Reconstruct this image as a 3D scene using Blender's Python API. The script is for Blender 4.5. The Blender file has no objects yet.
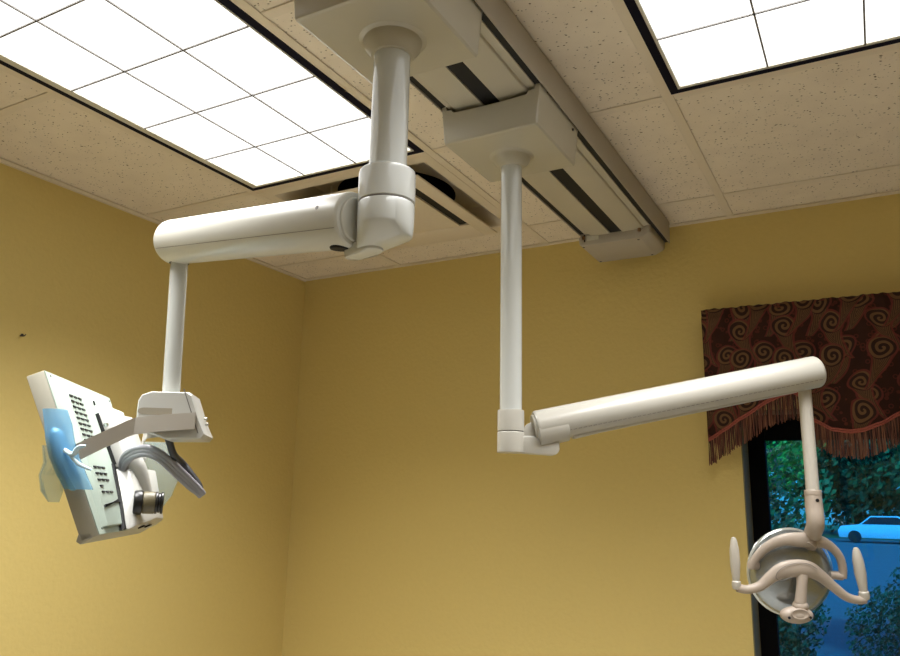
import bpy, bmesh, math, random
from mathutils import Vector, Matrix
random.seed(7)
scene = bpy.context.scene
COL = scene.collection
EYE = 1.6                                   # eye height; heights below are given relative to the eye

# ------------------------------------------------------------------ camera, sky, exposure
cam_data = bpy.data.cameras.new('camera'); cam = bpy.data.objects.new('camera', cam_data); COL.objects.link(cam)
FPX = 764.4716
cam_data.sensor_width = 36.0; cam_data.lens = FPX / 900 * 36.0; cam_data.clip_start = 0.02
yaw, pitch, roll = -0.506455156, 0.218945543, 0.0203935039
fwd = Vector((math.sin(yaw)*math.cos(pitch), math.cos(yaw)*math.cos(pitch), math.sin(pitch)))
rt = Vector((math.cos(yaw), -math.sin(yaw), 0)); up = rt.cross(fwd)
r2 = math.cos(roll)*rt + math.sin(roll)*up; u2 = -math.sin(roll)*rt + math.cos(roll)*up
cam.matrix_world = Matrix(((r2.x, u2.x, -fwd.x, 0), (r2.y, u2.y, -fwd.y, 0), (r2.z, u2.z, -fwd.z, EYE), (0, 0, 0, 1)))
scene.camera = cam

world = bpy.data.worlds.new('world'); scene.world = world; world.use_nodes = True
wn = world.node_tree; wn.nodes.clear()
wo = wn.nodes.new('ShaderNodeOutputWorld'); wb = wn.nodes.new('ShaderNodeBackground')
sky = wn.nodes.new('ShaderNodeTexSky'); sky.sky_type = 'NISHITA'; sky.sun_disc = False
sky.sun_elevation = math.radians(48); sky.sun_rotation = math.radians(200)
wb.inputs['Strength'].default_value = 0.42
wn.links.new(sky.outputs[0], wb.inputs[0]); wn.links.new(wb.outputs[0], wo.inputs[0])
LAMP = 1.55; TUBE_W = 22.5; TUBE_SPREAD = 110   #                                  # brightness of the troffer lenses
vs = scene.view_settings
vs.view_transform = 'Standard'; vs.look = 'None'; vs.gamma = 1.0; vs.use_curve_mapping = False; vs.exposure = 0.0

# sun outside, behind the house so that no direct beam enters the window
sd = bpy.data.lights.new('sun', 'SUN'); sd.energy = 6.0; sd.angle = 0.01; sd.color = (1, .95, .85)
so = bpy.data.objects.new('sun', sd); COL.objects.link(so); so.rotation_euler = (math.radians(38), 0, math.radians(25))

# ------------------------------------------------------------------ materials
def mat(name, col, rough=0.5, metal=0.0, spec=0.5, bump=0.0, bscale=60, var=0.0, coat=0.0):
    m = bpy.data.materials.new(name); m.use_nodes = True
    nt = m.node_tree; b = nt.nodes['Principled BSDF']
    b.inputs['Base Color'].default_value = (*col, 1); b.inputs['Roughness'].default_value = rough
    b.inputs['Metallic'].default_value = metal; b.inputs['Specular IOR Level'].default_value = spec
    b.inputs['Coat Weight'].default_value = coat
    tc = nt.nodes.new('ShaderNodeTexCoord'); nz = nt.nodes.new('ShaderNodeTexNoise')
    nz.inputs['Scale'].default_value = bscale; nz.inputs['Detail'].default_value = 3
    nt.links.new(tc.outputs['Object'], nz.inputs['Vector'])
    if var:
        mx = nt.nodes.new('ShaderNodeMix'); mx.data_type = 'RGBA'
        mx.inputs[6].default_value = (*[c*(1-var) for c in col], 1); mx.inputs[7].default_value = (*[min(1, c*(1+var)) for c in col], 1)
        nt.links.new(nz.outputs['Fac'], mx.inputs[0]); nt.links.new(mx.outputs[2], b.inputs['Base Color'])
    if bump:
        bp = nt.nodes.new('ShaderNodeBump'); bp.inputs['Strength'].default_value = bump; bp.inputs['Distance'].default_value = 0.004
        nt.links.new(nz.outputs['Fac'], bp.inputs['Height']); nt.links.new(bp.outputs[0], b.inputs['Normal'])
    return m
M = {}
M['wall'] = mat('wall_paint', (0.665, 0.52, 0.19), 0.6, bump=0.35, bscale=70, var=0.03, spec=0.3)
M['floor'] = mat('floor_vinyl', (0.58, 0.57, 0.54), 0.5, var=0.05, bscale=8)
M['tee'] = mat('ceiling_tee_paint', (0.72, 0.63, 0.50), 0.45, var=0.02)
M['duct_black'] = mat('black_void', (0.004, 0.004, 0.005), 0.7)  # near-black, also used for shade painted into slots and recesses
M['black_trim'] = mat('black_trim', (0.004, 0.004, 0.014), 0.6, spec=0.1)
M['cream'] = mat('cream_enamel', (0.60, 0.58, 0.50), 0.4, var=0.02)
M['shell_big'] = mat('offwhite_big_shell', (0.57, 0.57, 0.52), 0.3, var=0.02, bscale=20, coat=0.3)
M['shell'] = mat('offwhite_shell', (0.47, 0.455, 0.405), 0.3, var=0.02, bscale=20, coat=0.3)
M['carriage'] = mat('carriage_shell', (0.46, 0.43, 0.345), 0.35, var=0.03, bscale=25, coat=0.2)
M['rail'] = mat('rail_paint', (0.50, 0.46, 0.37), 0.4, var=0.04, bscale=15)
M['channel'] = mat('channel_paint', (0.42, 0.38, 0.32), 0.45, var=0.05, bscale=12)
M['white_paint'] = mat('white_tube', (0.58, 0.60, 0.58), 0.16, coat=0.6)
M['seam'] = mat('seam_shadow_gap', (0.16, 0.15, 0.14), 0.6)
M['screw'] = mat('screw_dark', (0.03, 0.03, 0.035), 0.4, metal=0.6)
M['chrome'] = mat('screw_bright', (0.7, 0.7, 0.7), 0.2, metal=1)
M['mon_side'] = mat('monitor_side_plastic', (0.42, 0.405, 0.33), 0.45, var=0.03)
M['mon_back'] = mat('monitor_back_plastic', (0.36, 0.43, 0.375), 0.5, var=0.03)
M['mon_white'] = mat('monitor_mount_plastic', (0.49, 0.49, 0.46), 0.35, coat=0.2)
M['strip'] = mat('yoke_strip_paint', (0.45, 0.42, 0.37), 0.35, metal=0.15)
M['screen'] = mat('screen_glass', (0.01, 0.012, 0.015), 0.1)
M['knob_black'] = mat('knob_black', (0.01, 0.01, 0.01), 0.3)
M['knob_olive'] = mat('knob_olive', (0.13, 0.11, 0.06), 0.4)
M['hose'] = mat('grey_hose', (0.27, 0.27, 0.30), 0.28, bump=0.1, bscale=30, coat=.3)
M['hose_dark'] = mat('dark_hose', (0.04, 0.04, 0.045), 0.4)
M['blue'] = mat('blue_grip', (0.16, 0.42, 0.62), 0.35)
M['lamp_beige'] = mat('lamp_beige_plastic', (0.41, 0.345, 0.285), 0.42, var=0.03)
M['lamp_white'] = mat('lamp_handle_white', (0.50, 0.47, 0.41), 0.35)
M['win_black'] = mat('window_black_frame', (0.003, 0.003, 0.0035), 0.8, spec=0.08)
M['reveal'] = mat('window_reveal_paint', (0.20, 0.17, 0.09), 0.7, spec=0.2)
M['nail'] = mat('nail_dark', (0.02, 0.012, 0.01), 0.5)
M['grass'] = mat('grass', (0.05, 0.13, 0.03), 0.9, var=0.5, bscale=3)
M['asphalt'] = mat('asphalt', (0.14, 0.15, 0.16), 0.9, var=0.2, bscale=4)
M['bark'] = mat('bark', (0.03, 0.022, 0.015), 0.9, bump=0.6, bscale=20)
M['leaf_dark'] = mat('leaf_dark', (0.028, 0.09, 0.035), 0.6, var=0.4, bscale=4)
M['leaf_mid'] = mat('leaf_mid', (0.06, 0.19, 0.05), 0.6, var=0.5, bscale=4)
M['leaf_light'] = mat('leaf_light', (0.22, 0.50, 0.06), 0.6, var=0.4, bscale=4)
M['car_paint'] = mat('car_white_paint', (0.75, 0.77, 0.8), 0.2, coat=0.6)
M['car_glass'] = mat('car_glass', (0.02, 0.03, 0.04), 0.1)
M['tyre'] = mat('tyre_rubber', (0.015, 0.015, 0.015), 0.8)

def tile_mat():
    m = bpy.data.materials.new('acoustic_tile'); m.use_nodes = True
    nt = m.node_tree; b = nt.nodes['Principled BSDF']; b.inputs['Roughness'].default_value = 0.9
    b.inputs['Specular IOR Level'].default_value = 0.1
    tc = nt.nodes.new('ShaderNodeTexCoord')
    mp = nt.nodes.new('ShaderNodeMapping'); mp.inputs['Scale'].default_value = (1, 1.35, 1)
    nz0 = nt.nodes.new('ShaderNodeTexNoise'); nz0.inputs['Scale'].default_value = 45
    ad = nt.nodes.new('ShaderNodeMixRGB'); ad.blend_type = 'LINEAR_LIGHT'; ad.inputs[0].default_value = 0.008
    vo = nt.nodes.new('ShaderNodeTexVoronoi'); vo.inputs['Scale'].default_value = 108; vo.inputs['Randomness'].default_value = 1
    nt.links.new(tc.outputs['Object'], mp.inputs[0]); nt.links.new(mp.outputs[0], nz0.inputs[0])
    nt.links.new(mp.outputs[0], ad.inputs[1]); nt.links.new(nz0.outputs['Color'], ad.inputs[2]); nt.links.new(ad.outputs[0], vo.inputs['Vector'])
    # spot radius differs from cell to cell
    sep = nt.nodes.new('ShaderNodeSeparateColor'); nt.links.new(vo.outputs['Color'], sep.inputs[0])
    pw = nt.nodes.new('ShaderNodeMath'); pw.operation = 'POWER'; pw.inputs[1].default_value = 1.3; nt.links.new(sep.outputs[0], pw.inputs[0])
    mu = nt.nodes.new('ShaderNodeMath'); mu.operation = 'MULTIPLY'; mu.inputs[1].default_value = 0.27; nt.links.new(pw.outputs[0], mu.inputs[0])
    lt = nt.nodes.new('ShaderNodeMath'); lt.operation = 'SUBTRACT'; nt.links.new(mu.outputs[0], lt.inputs[0]); nt.links.new(vo.outputs['Distance'], lt.inputs[1])
    rp = nt.nodes.new('ShaderNodeMapRange'); rp.inputs[1].default_value = -0.06; rp.inputs[2].default_value = 0.06
    nt.links.new(lt.outputs[0], rp.inputs[0])
    nz = nt.nodes.new('ShaderNodeTexNoise'); nz.inputs['Scale'].default_value = 14; nt.links.new(tc.outputs['Object'], nz.inputs[0])
    c1 = nt.nodes.new('ShaderNodeMix'); c1.data_type = 'RGBA'
    c1.inputs[6].default_value = (0.72, 0.63, 0.51, 1); c1.inputs[7].default_value = (0.84, 0.75, 0.61, 1); nt.links.new(nz.outputs['Fac'], c1.inputs[0])
    c2 = nt.nodes.new('ShaderNodeMix'); c2.data_type = 'RGBA'; c2.inputs[7].default_value = (0.16, 0.12, 0.08, 1)
    nt.links.new(rp.outputs[0], c2.inputs[0]); nt.links.new(c1.outputs[2], c2.inputs[6]); nt.links.new(c2.outputs[2], b.inputs['Base Color'])
    bp = nt.nodes.new('ShaderNodeBump'); bp.invert = True; bp.inputs['Strength'].default_value = 0.5; bp.inputs['Distance'].default_value = 0.002
    nt.links.new(rp.outputs[0], bp.inputs['Height']); nt.links.new(bp.outputs[0], b.inputs['Normal'])
    return m
M['tile'] = tile_mat()

def lens_mat():
    m = bpy.data.materials.new('troffer_lens'); m.use_nodes = True
    nt = m.node_tree; nt.nodes.clear()
    o = nt.nodes.new('ShaderNodeOutputMaterial'); e = nt.nodes.new('ShaderNodeEmission')
    e.inputs['Color'].default_value = (1.0, 0.985, 0.94, 1); e.inputs['Strength'].default_value = LAMP
    nt.links.new(e.outputs[0], o.inputs[0]); return m
M['lens'] = lens_mat()

def glass_mat():
    m = bpy.data.materials.new('blue_tinted_glass'); m.use_nodes = True
    nt = m.node_tree; nt.nodes.clear()
    o = nt.nodes.new('ShaderNodeOutputMaterial'); t = nt.nodes.new('ShaderNodeBsdfTransparent'); g = nt.nodes.new('ShaderNodeBsdfGlossy')
    t.inputs['Color'].default_value = (0.13, 0.52, 0.80, 1); g.inputs['Roughness'].default_value = 0.03; g.inputs['Color'].default_value = (.6, .8, 1, 1)
    mx = nt.nodes.new('ShaderNodeMixShader'); mx.inputs[0].default_value = 0.07
    nt.links.new(t.outputs[0], mx.inputs[1]); nt.links.new(g.outputs[0], mx.inputs[2]); nt.links.new(mx.outputs[0], o.inputs[0]); return m
M['glass'] = glass_mat()

def film_mat(name, col, alpha):
    m = bpy.data.materials.new(name); m.use_nodes = True
    nt = m.node_tree; nt.nodes.clear()
    o = nt.nodes.new('ShaderNodeOutputMaterial'); t = nt.nodes.new('ShaderNodeBsdfTransparent')
    p = nt.nodes.new('ShaderNodeBsdfPrincipled'); p.inputs['Base Color'].default_value = (*col, 1); p.inputs['Roughness'].default_value = 0.15
    t.inputs['Color'].default_value = (*[0.6+0.4*c for c in col], 1)
    mx = nt.nodes.new('ShaderNodeMixShader'); mx.inputs[0].default_value = alpha
    nt.links.new(t.outputs[0], mx.inputs[1]); nt.links.new(p.outputs[0], mx.inputs[2]); nt.links.new(mx.outputs[0], o.inputs[0]); return m
M['film_blue'] = film_mat('blue_plastic_film', (0.30, 0.58, 0.78), 0.45)
M['film_pale'] = film_mat('pale_plastic_film', (0.62, 0.74, 0.76), 0.20)

def reflector_mat():
    m = mat('reflector_glass', (0.66, 0.71, 0.74), 0.20, metal=0.75, coat=.5); return m
M['reflector'] = reflector_mat()
M['reflector_rim'] = mat('reflector_rim', (0.62, 0.64, 0.60), 0.12, metal=0.5)

def paisley_mat():
    m = bpy.data.materials.new('paisley_fabric'); m.use_nodes = True
    nt = m.node_tree; b = nt.nodes['Principled BSDF']; b.inputs['Roughness'].default_value = 0.75
    b.inputs['Specular IOR Level'].default_value = 0.2
    N = nt.nodes.new; L = nt.links.new
    def mth(op, a, bb=None, c=None):
        n = N('ShaderNodeMath'); n.operation = op
        for i, v in enumerate((a, bb, c)):
            if v is None: continue
            if isinstance(v, (int, float)): n.inputs[i].default_value = v
            else: L(v, n.inputs[i])
        return n.outputs[0]
    uv = N('ShaderNodeTexCoord'); sx = N('ShaderNodeSeparateXYZ'); L(uv.outputs['UV'], sx.inputs[0])
    # distort
    nz = N('ShaderNodeTexNoise'); nz.inputs['Scale'].default_value = 9; nz.inputs['Detail'].default_value = 1; L(uv.outputs['UV'], nz.inputs[0])
    ll = N('ShaderNodeMixRGB'); ll.blend_type = 'LINEAR_LIGHT'; ll.inputs[0].default_value = 0.018; L(uv.outputs['UV'], ll.inputs[1]); L(nz.outputs['Color'], ll.inputs[2])
    sd_ = N('ShaderNodeSeparateXYZ'); L(ll.outputs[0], sd_.inputs[0]); X = sd_.outputs[0]; Y = sd_.outputs[1]
    def motif(px, py, ox, oy, flip):
        # half-drop repeat: paisley drop = curled head (spiral) and a tapering, bent tail
        row = mth('FLOOR', mth('DIVIDE', mth('ADD', Y, oy), py))
        xs = mth('ADD', mth('ADD', X, ox), mth('MULTIPLY', row, px*0.5))
        cell = mth('FLOOR', mth('DIVIDE', xs, px))
        lx = mth('SUBTRACT', mth('SUBTRACT', xs, mth('MULTIPLY', cell, px)), px*0.5)
        ly = mth('SUBTRACT', mth('SUBTRACT', mth('ADD', Y, oy), mth('MULTIPLY', row, py)), py*0.5)
        if flip: lx = mth('MULTIPLY', lx, -1.0)
        # bend the tail sideways
        hx = mth('ADD', lx, mth('MULTIPLY', mth('MULTIPLY', mth('SUBTRACT', ly, 0.03), mth('SUBTRACT', ly, 0.03)), 4.0))
        hy = mth('SUBTRACT', ly, 0.022)
        r = mth('SQRT', mth('ADD', mth('MULTIPLY', hx, hx), mth('MULTIPLY', hy, hy)))
        ang = mth('ARCTAN2', hy, hx)
        spiral = mth('SINE', mth('ADD', mth('MULTIPLY', r, 420.0), ang))
        head = mth('LESS_THAN', r, 0.029)
        # tail width shrinks with distance below the head
        tw = mth('MULTIPLY', mth('ADD', ly, 0.085), 0.24)
        ax = mth('ABSOLUTE', hx)
        tail = mth('MULTIPLY', mth('LESS_THAN', ax, tw), mth('LESS_THAN', ly, 0.02))
        vein = mth('SINE', mth('MULTIPLY', mth('SUBTRACT', mth('MULTIPLY', ax, 1.6), mth('MULTIPLY', ly, 0.6)), 900.0))
        edge = mth('MULTIPLY', mth('LESS_THAN', ax, mth('ADD', tw, 0.005)), mth('LESS_THAN', ly, 0.02))
        hedge = mth('LESS_THAN', r, 0.034)
        drop = mth('MAXIMUM', head, tail)
        line = mth('MULTIPLY', mth('SUBTRACT', 1.0, drop), mth('MAXIMUM', edge, hedge))
        tone = mth('ADD', mth('MULTIPLY', head, mth('GREATER_THAN', spiral, 0.1)), mth('MULTIPLY', mth('MULTIPLY', tail, mth('SUBTRACT', 1.0, head)), mth('ADD', 0.55, mth('MULTIPLY', vein, 0.4))))
        return drop, tone, line
    d1, t1, l1 = motif(0.118, 0.165, 0.02, 0.03, False)
    d2, t2, l2 = motif(0.118, 0.165, 0.079, 0.107, True)
    d3, t3, l3 = motif(0.101, 0.131, 0.050, 0.060, False)
    # small filler scrolls
    vo = N('ShaderNodeTexVoronoi'); vo.inputs['Scale'].default_value = 55; L(uv.outputs['UV'], vo.inputs['Vector'])
    dots = mth('MULTIPLY', mth('GREATER_THAN', vo.outputs['Distance'], 0.22), mth('LESS_THAN', vo.outputs['Distance'], 0.36))
    nf = N('ShaderNodeTexNoise'); nf.inputs['Scale'].default_value = 14; L(uv.outputs['UV'], nf.inputs[0])
    def mixc(f, a, c):
        n = N('ShaderNodeMix'); n.data_type = 'RGBA'; L(f, n.inputs[0])
        for i, v in ((6, a), (7, c)):
            if isinstance(v, tuple): n.inputs[i].default_value = (*v, 1)
            else: L(v, n.inputs[i])
        return n.outputs[2]
    base = mixc(nf.outputs['Fac'], (0.016, 0.005, 0.004), (0.050, 0.016, 0.009))
    c = mixc(mth('MULTIPLY', dots, 0.55), base, (0.13, 0.028, 0.018))
    for d, t, l in ((d3, t3, l3), (d2, t2, l2), (d1, t1, l1)):
        c = mixc(d, c, (0.030, 0.013, 0.009))
        c = mixc(mth('MULTIPLY', mth('MINIMUM', mth('MAXIMUM', t, 0.0), 1.0), 0.75), c, (0.19, 0.10, 0.045))
        c = mixc(mth('MULTIPLY', l, 0.7), c, (0.16, 0.035, 0.028))
    L(c, b.inputs['Base Color'])
    wv = N('ShaderNodeTexNoise'); wv.inputs['Scale'].default_value = 500; L(uv.outputs['UV'], wv.inputs[0])
    bp = N('ShaderNodeBump'); bp.inputs['Strength'].default_value = 0.3; bp.inputs['Distance'].default_value = 0.001
    L(wv.outputs['Fac'], bp.inputs['Height']); L(bp.outputs[0], b.inputs['Normal'])
    return m
M['paisley'] = paisley_mat()
def fringe_mat():
    m = bpy.data.materials.new('fringe_threads'); m.use_nodes = True
    nt = m.node_tree; b = nt.nodes['Principled BSDF']; b.inputs['Roughness'].default_value = 0.8
    tc = nt.nodes.new('ShaderNodeTexCoord'); mp = nt.nodes.new('ShaderNodeMapping'); mp.inputs['Scale'].default_value = (260, 260, 6)
    wn_ = nt.nodes.new('ShaderNodeTexNoise'); wn_.inputs['Scale'].default_value = 1; wn_.inputs['Detail'].default_value = 0
    cr = nt.nodes.new('ShaderNodeValToRGB'); e = cr.color_ramp.elements
    e[0].position = .35; e[0].color = (0.035, 0.018, 0.010, 1); e[1].position = .65; e[1].color = (0.24, 0.10, 0.05, 1)
    k = cr.color_ramp.elements.new(.5); k.color = (0.13, 0.035, 0.022, 1)
    nt.links.new(tc.outputs['Object'], mp.inputs[0]); nt.links.new(mp.outputs[0], wn_.inputs[0]); nt.links.new(wn_.outputs['Fac'], cr.inputs[0]); nt.links.new(cr.outputs[0], b.inputs['Base Color'])
    return m
M['fringe'] = fringe_mat()
M['braid'] = mat('braid_trim', (0.34, 0.08, 0.055), 0.7, bump=0.6, bscale=220, var=0.4)

# ------------------------------------------------------------------ helpers
def V(x, y, z): return Vector((x, y, z))
def nb(): return bmesh.new()
def add_box(bm, lo, hi, bev=0.0, seg=2, mtx=None):
    t = bmesh.new(); bmesh.ops.create_cube(t, size=1)
    for v in t.verts: v.co = Vector([(lo[i]+hi[i])/2 + v.co[i]*(hi[i]-lo[i]) for i in range(3)])
    if bev: bmesh.ops.bevel(t, geom=t.edges[:], offset=bev, segments=seg, profile=0.5, affect='EDGES')
    merge(bm, t, mtx)
def merge(bm, t, mtx=None):
    if mtx is not None: bmesh.ops.transform(t, matrix=mtx, verts=t.verts[:])
    bmesh.ops.recalc_face_normals(t, faces=t.faces[:])
    me = bpy.data.meshes.new('tmp'); t.to_mesh(me); t.free(); bm.from_mesh(me); bpy.data.meshes.remove(me)
def frame_of(d):
    d = d.normalized(); a = V(0, 0, 1) if abs(d.z) < 0.95 else V(1, 0, 0)
    x = a.cross(d).normalized(); return x, d.cross(x).normalized(), d
def add_lathe(bm, p, d, prof, seg=48, sx=1.0, sy=1.0, xdir=None):
    """prof: list of (distance along d, radius); closed with caps"""
    x, y, d = frame_of(d)
    if xdir is not None:
        x = (xdir - d*xdir.dot(d)).normalized(); y = d.cross(x)
    t = bmesh.new(); rings = []
    for (s, r) in prof:
        if r < 1e-6: rings.append([t.verts.new(p + d*s)]); continue
        rings.append([t.verts.new(p + d*s + x*(math.cos(2*math.pi*k/seg)*r*sx) + y*(math.sin(2*math.pi*k/seg)*r*sy)) for k in range(seg)])
    for a, b in zip(rings, rings[1:]):
        for k in range(seg):
            k2 = (k+1) % seg
            vs_ = [a[k % len(a)], a[k2 % len(a)], b[k2 % len(b)], b[k % len(b)]]
            u = []
            for v in vs_:
                if v not in u: u.append(v)
            if len(u) > 2: t.faces.new(u)
    for r_ in (rings[0], rings[-1]):
        if len(r_) > 2: t.faces.new(r_)
    merge(bm, t)
def add_cyl(bm, a, b, r, seg=40, fil=0.0):
    L = (b-a).length
    pr = [(0, r), (L, r)] if not fil else [(0, r-fil)] + [(fil*(1-math.cos(t)), r-fil+fil*math.sin(t)) for t in (0.4, 0.8, 1.2, 1.5708)] + [(L-fil*(1-math.cos(t)), r-fil+fil*math.sin(t)) for t in (1.5708, 1.2, 0.8, 0.4)] + [(L, r-fil)]
    add_lathe(bm, a, b-a, pr, seg)
def catmull(P, n=8):
    out = []
    for i in range(len(P)-1):
        p0 = P[max(i-1, 0)]; p1 = P[i]; p2 = P[i+1]; p3 = P[min(i+2, len(P)-1)]
        for k in range(n):
            t = k/n; out.append([0.5*((2*b) + (-a+c)*t + (2*a-5*b+4*c-d)*t*t + (-a+3*b-3*c+d)*t**3) for a, b, c, d in zip(p0, p1, p2, p3)])
    out.append(list(P[-1])); return out
def add_tube(bm, pts, seg=16, n=8, flat=None, upv=None):
    """pts: (x,y,z,r[,r2]) smooth sweep; r across upv, r2 along upv"""
    C = catmull([tuple(p) if len(p) == 5 else (*p, p[3]) for p in pts], n)
    t = bmesh.new(); rings = []; px = None
    for i, c in enumerate(C):
        a = Vector(C[max(i-1, 0)][:3]); b = Vector(C[min(i+1, len(C)-1)][:3]); d = (b-a).normalized()
        if upv is not None: y = (upv - d*upv.dot(d)).normalized(); x = y.cross(d)
        else:
            if px is None: px = frame_of(d)[0]
            x = (px - d*px.dot(d)).normalized(); px = x; y = d.cross(x)
        rings.append([t.verts.new(Vector(c[:3]) + x*math.cos(2*math.pi*k/seg)*c[3] + y*math.sin(2*math.pi*k/seg)*c[4]) for k in range(seg)])
    for a, b in zip(rings, rings[1:]):
        for k in range(seg): t.faces.new((a[k], a[(k+1) % seg], b[(k+1) % seg], b[k]))
    t.faces.new(rings[0]); t.faces.new(rings[-1]); merge(bm, t)
def add_prism(bm, poly, fn, d0, d1, bev=0.0, seg=2):
    """poly of (a,b); fn(a,b,depth)->point"""
    t = bmesh.new(); A = [t.verts.new(fn(a, b, d0)) for a, b in poly]; B = [t.verts.new(fn(a, b, d1)) for a, b in poly]
    t.faces.new(A); t.faces.new(B); n = len(A)
    for i in range(n): t.faces.new((A[i], A[(i+1) % n], B[(i+1) % n], B[i]))
    bmesh.ops.recalc_face_normals(t, faces=t.faces[:])
    if bev: bmesh.ops.bevel(t, geom=t.edges[:], offset=bev, segments=seg, profile=0.5, affect='EDGES')
    merge(bm, t)
def add_hull(bm, pts, bev=0.0):
    t = bmesh.new()
    for p in pts: t.verts.new(p)
    r = bmesh.ops.convex_hull(t, input=t.verts[:])
    bmesh.ops.delete(t, geom=[v for v in t.verts if not v.link_faces], context='VERTS')
    bmesh.ops.dissolve_limit(t, angle_limit=0.02, verts=t.verts[:], edges=t.edges[:])
    if bev: bmesh.ops.bevel(t, geom=[e for e in t.edges if len(e.link_faces) == 2 and e.calc_face_angle(0) > 0.6], offset=bev, segments=2, profile=0.5, affect='EDGES')
    merge(bm, t)
def circ(c, r, n=32, ax=None, ay=None):
    ax = ax or V(1, 0, 0); ay = ay or V(0, 1, 0)
    return [c + ax*(math.cos(2*math.pi*k/n)*r) + ay*(math.sin(2*math.pi*k/n)*r) for k in range(n)]

def wpos(o):
    p = Vector((0, 0, 0))
    while o is not None: p = p + o.location; o = o.parent
    return p
def obj(name, bm, m, parent=None, smooth=35, origin=None, label=None):
    me = bpy.data.meshes.new(name)
    off = Vector((0, 0, EYE)) - (wpos(parent) if parent else Vector((0, 0, 0)))
    c = Vector((0, 0, 0))
    for v in bm.verts: v.co += off
    if bm.verts:
        c = sum((v.co for v in bm.verts), Vector())/len(bm.verts)
        for v in bm.verts: v.co -= c
    bm.to_mesh(me); bm.free()
    for p in me.polygons: p.use_smooth = True
    me.set_sharp_from_angle(angle=math.radians(smooth))
    me.materials.append(M[m] if isinstance(m, str) else m)
    o = bpy.data.objects.new(name, me); COL.objects.link(o); o.location = c
    if parent: o.parent = parent
    if label: o['label'] = label
    return o
def tag(o, label, cat, group=None, kind=None):
    o['label'] = label; o['category'] = cat
    if group: o['group'] = group
    if kind: o['kind'] = kind
    return o
def thing(name, loc, label, cat, group=None):
    o = bpy.data.objects.new(name, None); COL.objects.link(o); o.location = loc + V(0, 0, EYE); o.empty_display_size = 0.05
    return tag(o, label, cat, group)
def struct(name, bm, m, parent=None, label=None):
    o = obj(name, bm, m, parent)
    if parent is None:
        o['kind'] = 'structure'; 
        if label: o['label'] = label
    return o

# ------------------------------------------------------------------ room shell
XL, XR, YB, YF, ZC, ZF = -1.995, 1.9, 2.362, -1.9, 0.86, -EYE
WX0, WX1, WZ0, WZ1 = -0.339, 0.60, -0.80, 0.266           # window opening
TH = 0.20
bm = nb(); add_box(bm, (XL-TH, YB, ZF-.1), (WX0, YB+TH, ZC+.3)); add_box(bm, (WX1, YB, ZF-.1), (XR+TH, YB+TH, ZC+.3))
add_box(bm, (WX0, YB, WZ1), (WX1, YB+TH, ZC+.3)); add_box(bm, (WX0, YB, ZF-.1), (WX1, YB+TH, WZ0)); struct('wall_back', bm, 'wall')
bm = nb(); add_box(bm, (XL-TH, YF-TH, ZF-.1), (XL, YB, ZC+.3)); struct('wall_left', bm, 'wall')
bm = nb(); add_box(bm, (XR, YF-TH, ZF-.1), (XR+TH, YB, ZC+.3)); struct('wall_right', bm, 'wall')
bm = nb(); add_box(bm, (XL, YF-TH, ZF-.1), (XR, YF, ZC+.3)); struct('wall_front', bm, 'wall')
bm = nb(); add_box(bm, (XL, YF, ZF-.1), (XR, YB, ZF)); struct('floor', bm, 'floor')
for nm, lo, hi in (('baseboard_back', (XL+.012, YB-.012, ZF), (XR-.012, YB, ZF+.1)), ('baseboard_left', (XL, YF+.012, ZF), (XL+.012, YB-.012, ZF+.1))):
    bm = nb(); add_box(bm, lo, hi, 0.003); struct(nm, bm, 'cream')

# suspended ceiling: light-blocking slab, tiles between tees, tees, wall angle
TX = [-1.530, -0.929, -0.328, 0.273, 0.874, 1.475]
TY = [-1.55, -0.93, -0.31, 0.31, 0.925, 1.552, 2.168]
xs = [XL] + TX + [XR]; ys = [YF] + TY + [YB]
def skip(i, j):
    cx = (xs[i]+xs[i+1])/2; cy = (ys[j]+ys[j+1])/2
    if (-1.53 < cx < -.93 or -.328 < cx < .273) and .31 < cy < 1.552: return True
    if -1.53 < cx < -.93 and 1.552 < cy < 2.168: return True
    return False
bm = nb()
for i in range(len(xs)-1):
    for j in range(len(ys)-1):
        if skip(i, j): continue
        add_box(bm, (xs[i]+.004, ys[j]+.004, ZC+.0035), (xs[i+1]-.004, ys[j+1]-.004, ZC+.018))
struct('ceiling', bm, 'tile')
bm = nb(); add_box(bm, (XL-TH, YF-TH, ZC+.30), (XR+TH, YB+TH, ZC+.36)); struct('sky_block_slab', bm, 'duct_black', label='unseen dark slab added above the hung ceiling tiles to block sky light')  # unseen slab, added to keep sky light out of the room
bm = nb()
hw = .0115
for x in TX: add_box(bm, (x-hw, YF, ZC), (x+hw, YB, ZC+.0028), .0008, 1); add_box(bm, (x-.001, YF, ZC+.0028), (x+.001, YB, ZC+.035))
for y in TY:
    for i in range(len(xs)-1):
        cx = (xs[i]+xs[i+1])/2
        if (-1.53 < cx < -.93 or -.328 < cx < .273) and abs(y-.925) < .01: continue
        add_box(bm, (xs[i]+(hw if i else 0), y-hw, ZC+.0004), (xs[i+1]-hw, y+hw, ZC+.0030), .0008, 1)
add_box(bm, (XL, YF, ZC-.001), (XL+.022, YB, ZC+.002)); add_box(bm, (XL+.022, YB-.022, ZC-.001), (XR, YB, ZC+.002))
add_box(bm, (XL, YF, ZC-.004), (XL+.0015, YB, ZC-.001)); 
struct('trim_2', bm, 'tee', label='beige metal grid between ceiling tiles')

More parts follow.
